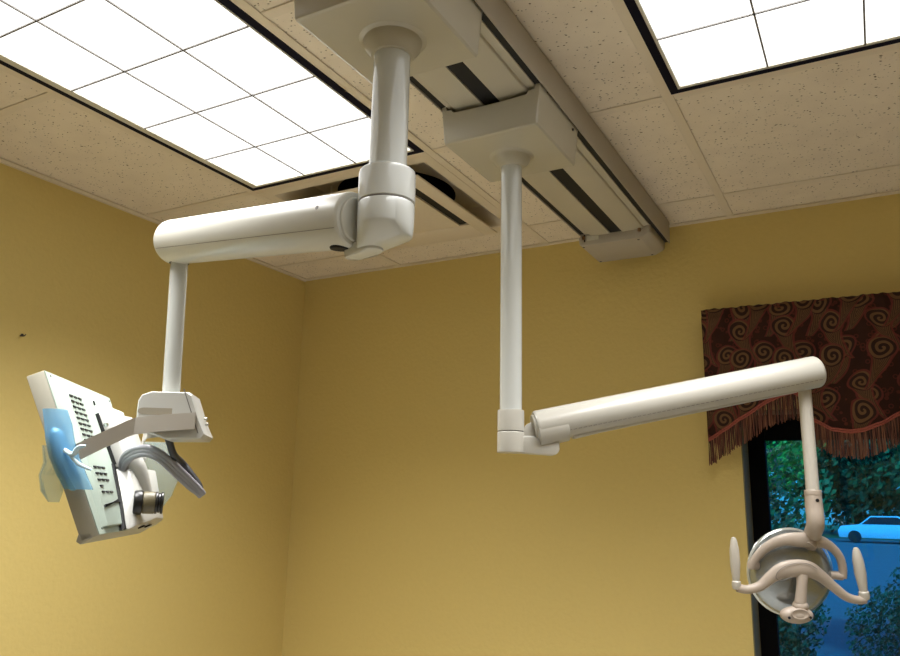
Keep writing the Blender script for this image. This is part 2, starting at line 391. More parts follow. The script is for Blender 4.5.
# window
win = bpy.data.objects.new('window_1', None); COL.objects.link(win); win.location = (WX0/2+WX1/2, YB+.1, EYE+WZ0); win['kind'] = 'structure'
bm = nb(); y0 = YB+.115; fw = .050; ft = .078
add_box(bm, (WX0, y0, WZ0), (WX0+fw, y0+.035, WZ1), .002); add_box(bm, (WX1-fw, y0, WZ0), (WX1, y0+.035, WZ1), .002)
add_box(bm, (WX0+fw, y0, WZ1-ft), (WX1-fw, y0+.035, WZ1), .002); add_box(bm, (WX0+fw, y0, WZ0), (WX1-fw, y0+.035, WZ0+fw), .002)
obj('window_frame', bm, 'win_black', win)
bm = nb(); add_box(bm, (WX0+fw-.004, y0+.015, WZ0+fw-.004), (WX1-fw+.004, y0+.020, WZ1-ft+.004)); obj('pane', bm, 'glass', win)
bm = nb()
add_box(bm, (WX0, YB+.001, WZ0+.002), (WX0+.003, y0, WZ1)); add_box(bm, (WX1-.003, YB+.001, WZ0+.002), (WX1, y0, WZ1)); add_box(bm, (WX0+.003, YB+.001, WZ1-.003), (WX1-.003, y0, WZ1))
obj('window_reveal', bm, 'reveal', win)
bm = nb(); add_box(bm, (WX0-.03, YB-.03, WZ0-.02), (WX1+.03, YB, WZ0), .003); add_box(bm, (WX0, YB, WZ0-.01), (WX1, y0, WZ0+.002)); obj('window_sill', bm, 'cream', win)

# ------------------------------------------------------------------ recessed light panels
def troffer(x0, x1, y0, y1, nx, ny, label, a, b):
    t = thing('ceiling_light', V((x0+x1)/2, (y0+y1)/2, ZC), label, 'ceiling light', 'recessed light panels')
    def ring(bm, a, b, z0, z1, bev=0):
        add_box(bm, (x0+a, y0+a, z0), (x0+b, y1-a, z1), bev, 1); add_box(bm, (x1-b, y0+a, z0), (x1-a, y1-a, z1), bev, 1)
        add_box(bm, (x0+b, y0+a, z0), (x1-b, y0+b, z1), bev, 1); add_box(bm, (x0+b, y1-b, z0), (x1-b, y1-a, z1), bev, 1)
    bm = nb(); ring(bm, 0, .018, ZC-.001, ZC+.010); obj('black_frame', bm, 'black_trim', t)
    bm = nb()
    add_box(bm, (x0+.018, y0+.018, ZC-.003), (a, y1-.018, ZC+.010), .001, 1); add_box(bm, (b, y0+.018, ZC-.003), (x1-.018, y1-.018, ZC+.010), .001, 1)
    add_box(bm, (a, y0+.018, ZC-.003), (b, y0+.026, ZC+.010), .001, 1); add_box(bm, (a, y1-.026, ZC-.003), (b, y1-.018, ZC+.010), .001, 1)
    obj('lens_frame', bm, 'cream', t)
    bm = nb(); add_box(bm, (x0+.020, y0+.020, ZC+.0005), (x1-.020, y1-.020, ZC+.004)); obj('lens', bm, 'lens', t)
    bm = nb(); c, d = y0+.022, y1-.022
    for k in range(1, nx): X = a+(b-a)*k/nx; add_box(bm, (X-.0017, c, ZC-.0030), (X+.0017, d, ZC-.0004))
    for k in range(1, ny): Y = c+(d-c)*k/ny; add_box(bm, (a, Y-.0017, ZC-.0030), (b, Y+.0017, ZC-.0004))
    obj('lens_divider', bm, 'seam', t)
    bm = nb(); add_box(bm, (x0+.004, y0+.004, ZC+.010), (x1-.004, y1-.004, ZC+.10)); obj('housing', bm, 'cream', t)
    ld = bpy.data.lights.new('tube_light', 'AREA'); ld.shape = 'RECTANGLE'; ld.size = x1-x0-.05; ld.size_y = y1-y0-.05
    ld.energy = TUBE_W; ld.color = (1, .985, .965); ld.spread = math.radians(TUBE_SPREAD)
    lo = bpy.data.objects.new('tube_light', ld); COL.objects.link(lo); lo.parent = t; lo.location = (0, 0, .0003)
troffer(-1.518, -.941, .322, 1.5405, 3, 6, 'bright recessed ceiling light panel nearest the left wall, above the big monitor arm', -1.481, -.963)
troffer(-.3185, .2615, .322, 1.5375, 3, 6, 'bright recessed ceiling light panel to the right of the ceiling track, nearer the window', -.2945, .2235)

# ------------------------------------------------------------------ air diffuser
vx0, vx1, vy0, vy1 = -1.518, -.941, 1.564, 2.156
vc = V((vx0+vx1)/2, (vy0+vy1)/2, ZC)
t = thing('air_vent', vc, 'square beige ceiling air vent with a dropped plate, behind the big left arm', 'air vent')
bm = nb(); T_ = bmesh.new()
def sq(z, ins): return [T_.verts.new(V(x, y, z)) for x, y in ((vx0+ins, vy0+ins), (vx1-ins, vy0+ins), (vx1-ins, vy1-ins), (vx0+ins, vy1-ins))]
L0 = [sq(ZC+.012, 0.0), sq(ZC+.0005, 0.0), sq(ZC+.0005, .030), sq(ZC+.045, .085), sq(ZC+.055, .095)]
for A_, B_ in zip(L0, L0[1:]):
    for k in range(4): T_.faces.new((A_[k], A_[(k+1) % 4], B_[(k+1) % 4], B_[k]))
merge(bm, T_); obj('frame', bm, 'tee', t, smooth=20)
# square pan with a round hole, then the neck
bm = nb(); T_ = bmesh.new(); n = 48; R_ = .182; zz = ZC+.055
inner = [T_.verts.new(V(vc.x+R_*math.cos(2*math.pi*k/n), vc.y+R_*math.sin(2*math.pi*k/n), zz)) for k in range(n)]
outer = []
for k in range(n):
    a = 2*math.pi*k/n; s = 1/max(abs(math.cos(a)), abs(math.sin(a))); outer.append(T_.verts.new(V(vc.x+.1935*s*math.cos(a), vc.y+.201*s*math.sin(a), zz)))
for k in range(n): T_.faces.new((inner[k], inner[(k+1) % n], outer[(k+1) % n], outer[k]))
merge(bm, T_); obj('back_pan', bm, 'tee', t)
bm = nb(); T_ = bmesh.new(); A_ = [T_.verts.new(v) for v in circ(V(vc.x, vc.y, zz), R_, n)]; B_ = [T_.verts.new(v) for v in circ(V(vc.x, vc.y, zz+.2), R_, n)]
for k in range(n): T_.faces.new((A_[k], A_[(k+1) % n], B_[(k+1) % n], B_[k]))
T_.faces.new(B_); merge(bm, T_); obj('duct', bm, 'duct_black', t)
px0, px1, py0, py1 = -1.472, -1.004, 1.615, 2.112; pz = ZC-.026
bm = nb()
add_box(bm, (px1-.045, py0, pz), (px1, py1, pz+.006), .001); add_box(bm, (px0, py0, pz), (px0+.045, py1, pz+.006), .001)
for (a, b) in ((px0+.045, px1-.045),): add_box(bm, (a, py0, pz), (b, py0+.05, pz+.006), .001); add_box(bm, (a, py1-.11, pz), (b, py1, pz+.006), .001)
add_box(bm, (px0+.080, py0+.05, pz+.001), (px1-.078, py1-.11, pz+.006))
obj('plate', bm, 'tee', t)
bm = nb()
for x in (px0+.062, px1-.061): bm = nb(); add_box(bm, (x-.021, py0+.05, pz+.0065), (x+.021, py1-.11, pz+.02)); obj('slot_shade_fill', bm, 'duct_black', t)  # black block over each plate slot, painting the shade inside it
bm = nb()
for x in (px0+.10, px1-.10):
    for y in (py0+.10, py1-.14): bm = nb(); add_cyl(bm, V(x, y, pz+.006), V(x, y, ZC+.055), .003, 10); obj('hanger', bm, 'tee', t)

# ------------------------------------------------------------------ ceiling track
CX = -.620
t = thing('ceiling_track', V(CX, .8, ZC), 'long beige ceiling-mounted double track with black slots, ending at the back wall', 'ceiling track')
Y0, Y1 = -1.2, 2.315
bm = nb()
for s in (-1, 1):
    a, b = sorted((CX+s*.1155, CX+s*.1125)); add_box(bm, (a, Y0, .790), (b, Y1, ZC), .001, 1)
add_box(bm, (CX-.1125, Y0, ZC-.006), (CX+.1125, Y1, ZC))
obj('channel', bm, 'channel', t)
bm = nb(); add_box(bm, (CX-.112, Y0+.002, .835), (CX+.112, Y1-.004, ZC-.006)); 
for s in (-1, 1):
    a, b = sorted((CX+s*.1120, CX+s*.0987)); add_box(bm, (a, Y0+.002, .7935), (b, Y1-.004, .835))
add_box(bm, (CX-.0178, Y0+.002, .7855), (CX+.0175, 2.15, .835))
obj('recess_shade_fill', bm, 'duct_black', t)  # solid black fill that paints the shade inside the hollow track
for s in (-1, 1):
    bm = nb(); P = [(.0180, .7825), (.079, .7840), (.081, .7860), (.0815, .7905), (.0985, .7915), (.0985, .835), (.0180, .835)]
    add_prism(bm, [(a*s, b) for a, b in P], lambda a, b, d: V(CX+a, d, b), Y0+.002, 2.14, 0.0006, 1)
    obj('rail', bm, 'rail', t)
ec = nb()
poly = [(-.1115, .800), (-.1135, .786), (-.118, .784), (-.116, .762), (-.110, .756), (.070, .756), (.098, .770), (.101, .800)]
add_prism(ec, poly, lambda a, b, d: V(CX+a, d, b), 2.128, 2.312, 0.003, 2)
cap = obj('end_cap', ec, 'channel', t)
bm = nb()
for (x, y) in ((CX-.106, 2.142), (CX+.062, 2.142), (CX-.104, 2.300), (CX+.062, 2.300)): bm = nb(); add_cyl(bm, V(x, y, .7552), V(x, y, .7585), .0035, 12); obj('screw', bm, 'screw', cap)
bm = nb(); add_box(bm, (CX-.092, 2.1268, .770), (CX-.054, 2.1288, .786), .0005, 1); obj('label_plate', bm, 'cream', cap)
bm = nb(); add_box(bm, (CX-.1005, 2.1272, .767), (CX-.0965, 2.1288, .790)); obj('slot', bm, 'screw', cap)
bm = nb()
M['brass'] = mat('brass_clip', (.25, .15, .08), .4, metal=.5)
for x in (CX-.1, CX+.07): bm = nb(); add_cyl(bm, V(x, 2.123, .774), V(x, 2.123, .784), .005, 12, .001); obj('clip', bm, 'brass', cap)

# ------------------------------------------------------------------ carriages
def carriage(root, y0, y1, screws, name='carriage'):
    bm = nb()
    P = [(-.098, .7085), (.100, .7085), (.1035, .712), (.1105, .803), (.1020, .803), (.0990, .789), (.0985, .784), (.0855, .7825), (.0840, .7775), (.080, .7750)]
    for k in range(1, 10):
        a = .080-.160*k/10; P.append((a, .7750-.0035*math.sin(math.pi*k/10)))
    P += [(-.080, .7750), (-.0840, .7775), (-.0855, .7825), (-.0985, .784), (-.0990, .789), (-.1020, .803), (-.1105, .803), (-.1035, .712)]
    # body: shell with softly bowed ends
    t_ = bmesh.new(); N = len(P); R = []
    secs = [(0, 0.965), (.0015, .985), (.004, .995), (.008, 1.0), (y1-y0-.008, 1.0), (y1-y0-.004, .995), (y1-y0-.0015, .985), (y1-y0, .965)]
    for s, k in secs:
        R.append([t_.verts.new(V(CX+a*(k if b < .77 else 1), y0+s - (0.006*(1-(a/.11)**2) if s < .01 else 0), b + (1-k)*.10*(1 if b < .73 else 0))) for a, b in P])
    for A_, B_ in zip(R, R[1:]):
        for i in range(N): t_.faces.new((A_[i], A_[(i+1) % N], B_[(i+1) % N], B_[i]))
    t_.faces.new(R[0]); t_.faces.new(R[-1]); merge(bm, t_)
    c = obj(name, bm, 'carriage', root, smooth=28)
    for (y, z) in screws: bm = nb(); add_cyl(bm, V(CX+.100, y, z), V(CX+.1118, y, z), .0028, 12); obj('screw', bm, 'screw', c)
    return c

# ================================================================== monitor arm (near carriage, thick pole)
PA = V(-.6162, .9043, 0)
root = thing('monitor_mount', V(PA.x, PA.y, .708), 'thick off-white jointed ceiling arm on the near carriage, reaching left and down to the monitor', 'ceiling arm')
carriage(root, .790, 1.010, ((.965, .792), (.83, .792)))
bm = nb(); add_lathe(bm, V(PA.x, PA.y, .710), V(0, 0, -1), [(0, .060), (.002, .052), (.005, .047), (.010, .0455), (.015, .044), (.020, .040), (.026, .036), (.030, .0335), (.031, .030)], 56); obj('flare_collar', bm, 'carriage', root)
bm = nb(); add_cyl(bm, V(PA.x, PA.y, .70), V(PA.x, PA.y, .46), .0290, 56); obj('pole', bm, 'white_paint', root)
bm = nb(); add_lathe(bm, V(PA.x, PA.y, .4325), V(0, 0, 1), [(0, .0425), (.001, .0435), (.045, .0435), (.050, .0425), (.0525, .039), (.053, .030)], 64); obj('sleeve', bm, 'white_paint', root)
a0 = V(-.665, .896, .4125); a1 = V(-1.1600, .9717, .4726)
az = V(a1.x-a0.x, a1.y-a0.y, 0).normalized(); perp = V(-az.y, az.x, 0)
bm = nb(); c0 = V(PA.x, PA.y, 0)
ir = V(.87, .49, 0)
pts = circ(c0+V(0, 0, .4305), .0435, 56) + circ(c0+V(0, 0, .394), .0428, 56) + circ(c0+ir*.016+V(0, 0, .3785), .025, 32) + circ(c0+az*.030+V(0, 0, .366), .020, 32)
add_hull(bm, pts, .0025); 
obj('elbow', bm, 'white_paint', root, smooth=40)
bm = nb(); add_hull(bm, circ(c0+az*.026+V(0, 0, .379), .019, 24)+circ(c0+az*.026+V(0, 0, .362), .017, 24)+circ(c0+az*.068+V(0, 0, .374), .013, 24)+circ(c0+az*.066+V(0, 0, .358), .012, 24), .002)
add_hull(bm, circ(c0+az*.046+perp*.014+V(0, 0, .400), .022, 24, az, V(0, 0, 1))+circ(c0+az*.046-perp*.014+V(0, 0, .400), .022, 24, az, V(0, 0, 1)), .002)
obj('pivot_bracket', bm, 'white_paint', root, smooth=40)
bm = nb(); add_cyl(bm, V(PA.x, PA.y, .4295), V(PA.x, PA.y, .4335), .0425, 48); obj('joint_gap', bm, 'seam', root)

def arm(root, p0, p1, r, matn, seamang, name='arm', trough=True, dash=False):
    """capped tube with an opening under its inner end and a seam along its side"""
    d = (p1-p0); L = d.length; d.normalize()
    side = V(0, 0, 1).cross(d).normalized(); upp = d.cross(side)
    if side.dot(V(.4, -.9, 0)) < 0: side = -side          # toward the room
    bm = nb()
    f = r*.28
    pr = [(0, r*.80), (.0008, r*.93), (.003, r*.975), (.006, r)] + [(L-f, r)] + [(L-f+f*math.sin(q), r-f+f*math.cos(q)) for q in (.3, .6, .9, 1.2, 1.5)] + [(L, r-f), (L, 0)]
    add_lathe(bm, p0, d, pr, 64)
    a = obj(name, bm, matn, root)
    bm = nb()
    q = side*math.cos(seamang)*r + upp*math.sin(seamang)*r
    n_ = q.normalized()
    if not dash:
        add_prism(bm, [(-.0004, -.0006), (.0004, -.0006), (.0004, .0003), (-.0004, .0003)], lambda aa, bb, dd: p0 + q + d*dd + n_*bb + d.cross(n_)*aa, .006, L-f)
    else:
        s = .008  # dark dashes imitate a broken shadow line along the seam
        while s < L-f-.01:
            add_prism(bm, [(-.0004, -.0006), (.0004, -.0006), (.0004, .0003), (-.0004, .0003)], lambda aa, bb, dd: p0 + q + d*dd + n_*bb + d.cross(n_)*aa, s, s+.007); s += .010
    obj('seam', bm, 'seam', a)
    bm = nb(); add_cyl(bm, p0 + d*.045 + (side*.97+upp*.25).normalized()*(r-.0012), p0 + d*.045 + (side*.97+upp*.25).normalized()*(r+.0003), .0035, 14)
    obj('screw', bm, 'seam' if not dash else 'strip', a)
    bm = nb(); add_cyl(bm, p0 - d*.004, p0 + d*.012, r*.80, 40, .003); obj('end_plug', bm, matn, a)
    return a, d, side, upp
A1, d1, s1, u1 = arm(root, a0, a1, .0432, 'shell_big', -.55)
bm = nb(); cc = a0 + d1*.028 - u1*.0385
add_hull(bm, circ(cc, .014, 24, d1*1.5, s1) + circ(cc - u1*.0065, .012, 24, d1*1.4, s1)); obj('opening_shade_fill', bm, 'duct_black', A1)  # black solid in place of the shade inside the arm's opening
rod_t = V(-1.1375, .9750, .452); rod_b = V(-1.1440, .9936, .172)
bm = nb(); add_cyl(bm, rod_t - (rod_b-rod_t)*.03, rod_b, .0160, 40); obj('drop_rod', bm, 'white_paint', root)
bm = nb(); add_cyl(bm, V(-1.1379, .9761, .4345), V(-1.1380, .9765, .4285), .0185, 32); obj('rod_bush', bm, 'screw', root)

# local axes of the monitor head: a = along the screen's width (away), h = across, up
W_ = V(-.59899616, .80075192, 0); H_ = V(.80075, .599, 0)
B0 = V(-1.1440, .9936, .1852)
def HB(h, z, w): return B0 + H_*(h*.967) + V(0, 0, z*.967) + W_*w
head = nb()
prof = [(-.051, -.024), (-.045, -.013), (-.028, -.006), (.040, -.005), (.048, -.010), (.066, -.058), (.080, -.086), (.074, -.094), (.006, -.096), (-.044, -.078), (-.051, -.062)]
t_ = bmesh.new(); R = []
for w, k, dz in ((-.042, .93, .004), (-.038, .975, .001), (-.030, 1, 0), (.032, 1, 0), (.040, .97, .001), (.044, .93, .004)):
    R.append([t_.verts.new(HB(.008+(h-.008)*k, -.047+(z+.047)*k, w)) for h, z in prof])
for A_, B_ in zip(R, R[1:]):
    for i in range(len(prof)): t_.faces.new((A_[i], A_[(i+1) % len(prof)], B_[(i+1) % len(prof)], B_[i]))
t_.faces.new(R[0]); t_.faces.new(R[-1]); merge(head, t_)
hd = obj('swivel_housing', head, 'mon_white', root, smooth=32)
bm = nb(); P_ = [(.014, -.038)] + [(-.036+.0115*math.cos(q), -.0445+.0065*math.sin(q)) for q in [math.pi/2+math.pi*k/8 for k in range(9)]] + [(.014, -.051)]
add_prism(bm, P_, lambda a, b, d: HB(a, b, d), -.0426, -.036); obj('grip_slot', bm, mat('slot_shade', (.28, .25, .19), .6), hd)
bm = nb(); add_prism(bm, [(.0305, -.0005), (.0325, -.0005), (.0655, -.083), (.0635, -.083)], lambda a, b, d: HB(a, b, d), -.0427, -.0410); obj('seam', bm, 'seam', hd)
bm = nb()
for k, z in enumerate((-.052, -.062)): bm = nb(); add_cyl(bm, HB(.0655+k*.003, z, .0), HB(.0715+k*.003, z+.001, .0), .003, 12); obj('button', bm, 'shell', hd)
# flat bar from the housing to the monitor's near edge and its twin on the far side
MA = V(-1.23065, .79420, .19952)
UP = V(-.32580753, -.24371776, .91348295); NB = V(.73147321, .54717278, .406877)
def ML(a, c, b): return MA + W_*a + UP*c + NB*b
for side, w0, am in ((-1, -.046, -.022), (1, .048, .402)):
    bm = nb(); e = ML(am, -.158, .004)
    S = [HB(.058, -.060, w0), HB(.03, -.062, w0), HB(-.045, -.072, w0 - (0 if side < 0 else 0)), e + H_*.055 + V(0, 0, .016), e]
    kn = HB(-.052, -.074, w0)
    S = [HB(.058, -.060, w0), HB(.0, -.066, w0), HB(-.040, -.072, w0), kn.lerp(HB(-.040, -.072, w0), .3), kn.lerp(e, .08), kn.lerp(e, .5), e]
    t_ = bmesh.new(); R = []
    for i, p in enumerate(S):
        hh = .0150
        q = [p + V(0, 0, hh) - W_*.0025, p + V(0, 0, hh) + W_*.0025, p - V(0, 0, hh) + W_*.0025, p - V(0, 0, hh) - W_*.0025]
        R.append([t_.verts.new(x) for x in q])
    for A_, B_ in zip(R, R[1:]):
        for i in range(4): t_.faces.new((A_[i], A_[(i+1) % 4], B_[(i+1) % 4], B_[i]))
    t_.faces.new(R[0]); t_.faces.new(R[-1]); bmesh.ops.recalc_face_normals(t_, faces=t_.faces[:])
    merge(bm, t_)
    add_cyl(bm, HB(.045, -.060, w0), HB(.045, -.060, side*.036), .010, 20)
    obj('yoke_bar', bm, 'strip', root)

# ================================================================== monitor
mon = thing('monitor', ML(.19, -.15, 0)-V(0, 0, 0), 'flat pale grey-green monitor seen from behind, hanging from the left ceiling arm', 'monitor')
MM = Matrix(((W_.x, UP.x, NB.x, MA.x), (W_.y, UP.y, NB.y, MA.y), (W_.z, UP.z, NB.z, MA.z), (0, 0, 0, 1)))
bm = nb(); add_box(bm, (0, -.296, -.030), (.38, 0, -.0008), .0022, 2, MM); obj('bezel', bm, 'mon_side', mon)
bm = nb(); add_box(bm, (.018, -.276, -.0312), (.362, -.018, -.029), 0, 1, MM); obj('screen', bm, 'screen', mon)
bm = nb(); add_prism(bm, [(-.284, -.010), (-.2965, -.010), (-.299, -.032), (-.292, -.037), (-.282, -.030)], lambda a, b, d: ML(d, a, b), .0, .38, .0015); obj('lower_lip', bm, 'mon_side', mon)
bm = nb()
def fr(a0, a1, c0, c1, b0, ins, b1, bev=0):
    return [ML(a, c, b0) for a in (a0, a1) for c in (c0, c1)] + [ML(a, c, b1) for a in (a0+ins, a1-ins) for c in (c0+ins, c1-ins)]
add_box(bm, (.0008, -.2955, -.0008), (.3792, -.0005, .0008), .0006, 1, MM)
add_hull(bm, [ML(*p) for p in ((.025, -.285, 0), (.37, -.285, 0), (.37, -.022, 0), (.045, -.022, 0), (.04, -.285, .007), (.36, -.285, .007), (.355, -.034, .007), (.06, -.034, .007))], .002)
add_hull(bm, [ML(*p) for p in ((.21, -.165, .006), (.365, -.165, .006), (.365, -.030, .006), (.21, -.036, .006), (.25, -.16, .026), (.35, -.16, .026), (.345, -.050, .026), (.25, -.055, .022))], .002)
back = obj('back_cover', bm, 'mon_back', mon, smooth=18)
bm = nb()
for rows in ([(-.040-.0107*k, 3) for k in range(9)], [(-.176, 3), (-.188, 3), (-.200, 3), (-.212, 1), (-.223, 3)]):
    bm = nb()
    for c, n_ in rows:
        for k in range(n_): a = .068+.024*k; add_box(bm, (a, c-.0017, .0060), (a+.017, c+.0017, .0086), 0, 1, MM)
    obj('vent_grille', bm, 'screw', back)
bm = nb()
for (a, c) in ((.022, -.008), (.368, -.010), (.022, -.286)): p = ML(a, c, 0); bm = nb(); add_cyl(bm, p, p+NB*.0014, .002, 10); obj('screw', bm, 'screw', back)
# dark seam around the mounting block
bm = nb(); add_box(bm, (.1955, -.168, .006), (.199, -.062, .0135), 0, 1, MM); add_box(bm, (.196, -.045, .010), (.199, -.036, .0130), 0, 1, MM)
add_prism(bm, [(.190, -.165), (.206, -.165), (.172, -.2375), (.132, -.295), (.118, -.295), (.152, -.243), (.055, -.247), (.050, -.252), (.155, -.236)], lambda a, c, d: ML(a, c, d), .002, .0095)
obj('dark_gap', bm, 'duct_black', mon)
bm = nb()
add_hull(bm, [ML(*p) for p in ((.205, -.060, .008), (.335, -.060, .02), (.335, -.175, .008), (.205, -.175, .008), (.212, -.066, .030), (.325, -.070, .044), (.325, -.165, .044), (.212, -.165, .030))], .004)
mb = obj('mounting_block', bm, 'mon_white', mon)
bm = nb(); p = ML(.212, -.088, .018); add_cyl(bm, p-W_*.008, p-W_*.012, .005, 16, .001); obj('screw', bm, 'chrome', mb)
bm = nb()
add_hull(bm, [ML(*p) for p in ((.205, -.175, .006), (.36, -.180, .006), (.36, -.298, .006), (.135, -.298, .006), (.172, -.235, .006), (.208, -.185, .030), (.225, -.182, .036), (.345, -.190, .048), (.352, -.292, .030), (.150, -.296, .022), (.180, -.235, .030), (.26, -.290, .038))], .004)
lb = obj('connector_box', bm, 'mon_white', mon, smooth=30)
bm = nb(); q0 = ML(.22, -.172, .040)
add_tube(bm, [(*ML(.22, -.160, .030), .020), (*ML(.23, -.180, .036), .020), (*ML(.24, -.205, .036), .018), (*ML(.25, -.235, .034), .014)], 24, 6)
obj('swivel_neck', bm, 'mon_white', mon)
bm = nb(); p = ML(.135, -.262, .030); ax = (NB*.9 + W_*.25 - UP*.55).normalized(); ax = (H_*.97 + W_*.24).normalized()
k0 = ML(.170, -.256, .036)
add_cyl(bm, k0-ax*.010, k0+ax*.006, .0225, 28, .003); kk = obj('adjusting_knob', bm, 'knob_black', mon)
bm = nb(); add_cyl(bm, k0+ax*.006, k0+ax*.028, .0205, 28, .002); obj('olive_ring', bm, 'knob_olive', kk)
bm = nb(); 
for q in range(3): add_cyl(bm, k0+ax*(.028+.005*q), k0+ax*(.0325+.005*q), .0205 if q != 1 else .0185, 28, .001)
obj('ribbed_cap', bm, 'knob_black', kk)
bm = nb()
for a, c in ((.20, -.2985), (.25, -.2985)): bm = nb(); add_box(bm, (a, c-.001, .012), (a+.012, c+.002, .024), 0, 1, MM); obj('port', bm, 'screw', lb)

# handle grip with plastic barrier, near and far side
def grip(a, far):
    e = ML(a, -.155, -.012)
    up_ = (UP*.98 + NB*.0).normalized()
    bm = nb(); p = e + UP*.050
    prf = [(0, .003), (.004, .009), (.014, .0145), (.05, .0185), (.085, .0175), (.100, .013), (.108, .007), (.110, .002)]
    add_lathe(bm, e + UP*.052 + H_*.006, -UP, prf, 28, 1.0, .8)
    add_cyl(bm, e - H_*.006, ML(a + (.018 if not far else -.018), -.155, -.012), .008, 20)
    g = obj('side_grip', bm, 'blue', mon, label='blue side grip')
    return e, g
e, g = grip(-.026, False)
e0 = e; e = e + H_*.014
def film(name, matn, rows_, parent):
    """thin crumpled sheet sheathing the grip: rows of cross sections around an axis"""
    t_ = bmesh.new(); R = []
    for (p, rx, ry, j) in rows_:
        R.append([t_.verts.new(p + H_*(math.cos(2*math.pi*k/20)*rx*(1+j*math.sin(3*k))) + W_*(math.sin(2*math.pi*k/20)*ry*(1+j*math.cos(5*k)))) for k in range(20)])
    for A_, B_ in zip(R, R[1:]):
        for i in range(20): t_.faces.new((A_[i], A_[(i+1) % 20], B_[(i+1) % 20], B_[i]))
    bmesh.ops.solidify(t_, geom=t_.faces[:], thickness=.0004)
    bm = nb(); merge(bm, t_); return obj(name, bm, matn, parent)
f1 = film('barrier_film', 'film_blue', [(e+UP*.085+H_*.004, .019, .014, .03), (e+UP*.06+H_*.002, .0205, .020, .05), (e+UP*.03-H_*.004, .0215, .021, .04), (e-H_*.006, .0225, .022, .06), (e-UP*.03-H_*.004, .0225, .021, .06), (e-UP*.056+H_*.000, .021, .018, .08)], g)
f2 = film('film_tail', 'film_pale', [(e+UP*.02-H_*.022, .012, .010, .1), (e-UP*.01-H_*.024, .016, .010, .15), (e-V(0, 0, .030)-H_*.022, .019, .008, .1), (e-V(0, 0, .055)-H_*.018, .016, .006, .2), (e-V(0, 0, .072)-H_*.014, .008, .004, .1)], g)
bm = nb()
add_tube(bm, [(*(e+H_*.004-W_*.022+UP*.012), .003), (*(e+H_*.016-W_*.026+UP*.004), .006, .004), (*(e+H_*.028-W_*.026+UP*.016), .007, .003), (*(e+H_*.040-W_*.024+UP*.020), .002, .002)], 10, 4)
add_tube(bm, [(*(e+H_*.010-W_*.024+UP*.004), .002), (*(e+H_*.020-W_*.026-UP*.012), .004, .003), (*(e+H_*.036-W_*.024-UP*.022), .002, .002)], 10, 4)
obj('film_knot', bm, mat('film_knot_white', (.55, .75, .88), .2), g)
e2, g2 = grip(.404, True)
film('barrier_film', 'film_pale', [(e2+UP*.060+H_*.05, .045, .012, .04), (e2+UP*.02+H_*.055, .055, .016, .05), (e2-UP*.02+H_*.05, .05, .018, .06), (e2-V(0, 0, .06)+H_*.055, .040, .012, .06), (e2-V(0, 0, .09)+H_*.05, .025, .008, .08)], g2)

# cables: three grey hoses looping out of the back, a dark one down from the housing
def D3(px, py, dep):                         # helper used while laying out the loops: plain direction * distance from the room's viewing spot
    v = r2*((px-450)/FPX) + u2*(-(py-328)/FPX) + fwd
    return v*dep
cab = thing('cable_loop', D3(150, 450, 1.45), 'bundle of three grey hoses arching out from behind the monitor', 'cable')
for k, (o_, rr) in enumerate(((0, .0058), (4.2, .0055), (8.5, .0058))):
    bm = nb()
    P = [(121+k*1.0, 472, 1.485, rr), (123+k*1.5, 458+o_*.6, 1.475, rr), (132+k, 450+o_*.75, 1.455, rr), (148-k*.4, 447.5+o_*.8, 1.44, rr), (164-k*1.4, 455+o_*.72, 1.44, rr), (180-k*1.8, 469.5+o_*.65, 1.45, rr), (193-k*1.6, 482+o_*.6, 1.46, rr), (200.5-k*1.4, 490+o_*.35, 1.465, rr), (203.5-k*1.6, 494+o_*.25, 1.47, rr*.9)]
    add_tube(bm, [(*D3(*p[:3]), p[3]) for p in P], 16, 8)
    obj('hose', bm, 'hose', cab)
bm = nb(); add_tube(bm, [(*D3(*p), .0068) for p in ((167, 434, 1.43), (170, 444, 1.435), (174, 455, 1.445), (183, 464, 1.475), (190, 473, 1.475), (198, 484, 1.475), (200, 489, 1.475))], 16, 8)
tag(obj('cable', bm, 'hose_dark'), 'dark cable hanging from the underside of the monitor swivel housing', 'cable')

# ================================================================== dental light (far carriage, thin pole)
PB = V(-.6215, 1.374, 0)
root = thing('dental_light', V(PB.x, PB.y, .708), 'off-white dental lamp on a thin ceiling pole, its arm reaching toward the window', 'dental lamp')
carriage(root, 1.262, 1.480, ((1.30, .794), (1.447, .780)))
bm = nb(); add_lathe(bm, V(PB.x, PB.y, .710), V(0, 0, -1), [(0, .052), (.002, .046), (.004, .042), (.008, .0395), (.014, .037), (.020, .032), (.024, .0285), (.026, .026), (.0265, .0225)], 48); obj('flare_collar', bm, 'carriage', root)
bm = nb(); add_cyl(bm, V(PB.x, PB.y, .70), V(PB.x, PB.y, .15), .0218, 48); obj('pole', bm, 'white_paint', root)
bm = nb(); add_lathe(bm, V(PB.x, PB.y, .1300), V(0, 0, 1), [(0, .0255), (.0006, .0262), (.038, .0262), (.041, .0255), (.0415, .0218)], 48); obj('sleeve', bm, 'shell', root)
bm = nb(); add_cyl(bm, V(PB.x, PB.y, .127), V(PB.x, PB.y, .1315), .0250, 40); obj('joint_gap', bm, 'seam', root)
b0 = V(-.581, 1.400, .1385); b1 = V(-.0870, 1.710, .2675)
az = V(b1.x-b0.x, b1.y-b0.y, 0).normalized(); perp = V(-az.y, az.x, 0); c0 = V(PB.x, PB.y, 0)
bm = nb(); add_cyl(bm, c0+V(0, 0, .088), c0+V(0, 0, .1285), .0264, 48, .002)
poly = [(0, .0885), (.082, .0845), (.090, .088), (.094, .095), (.094, .119), (.06, .121), (.02, .122), (0, .122)]
add_prism(bm, poly, lambda a, b, d: c0 + az*a + V(0, 0, b) + perp*d, -.013, .013, .003)
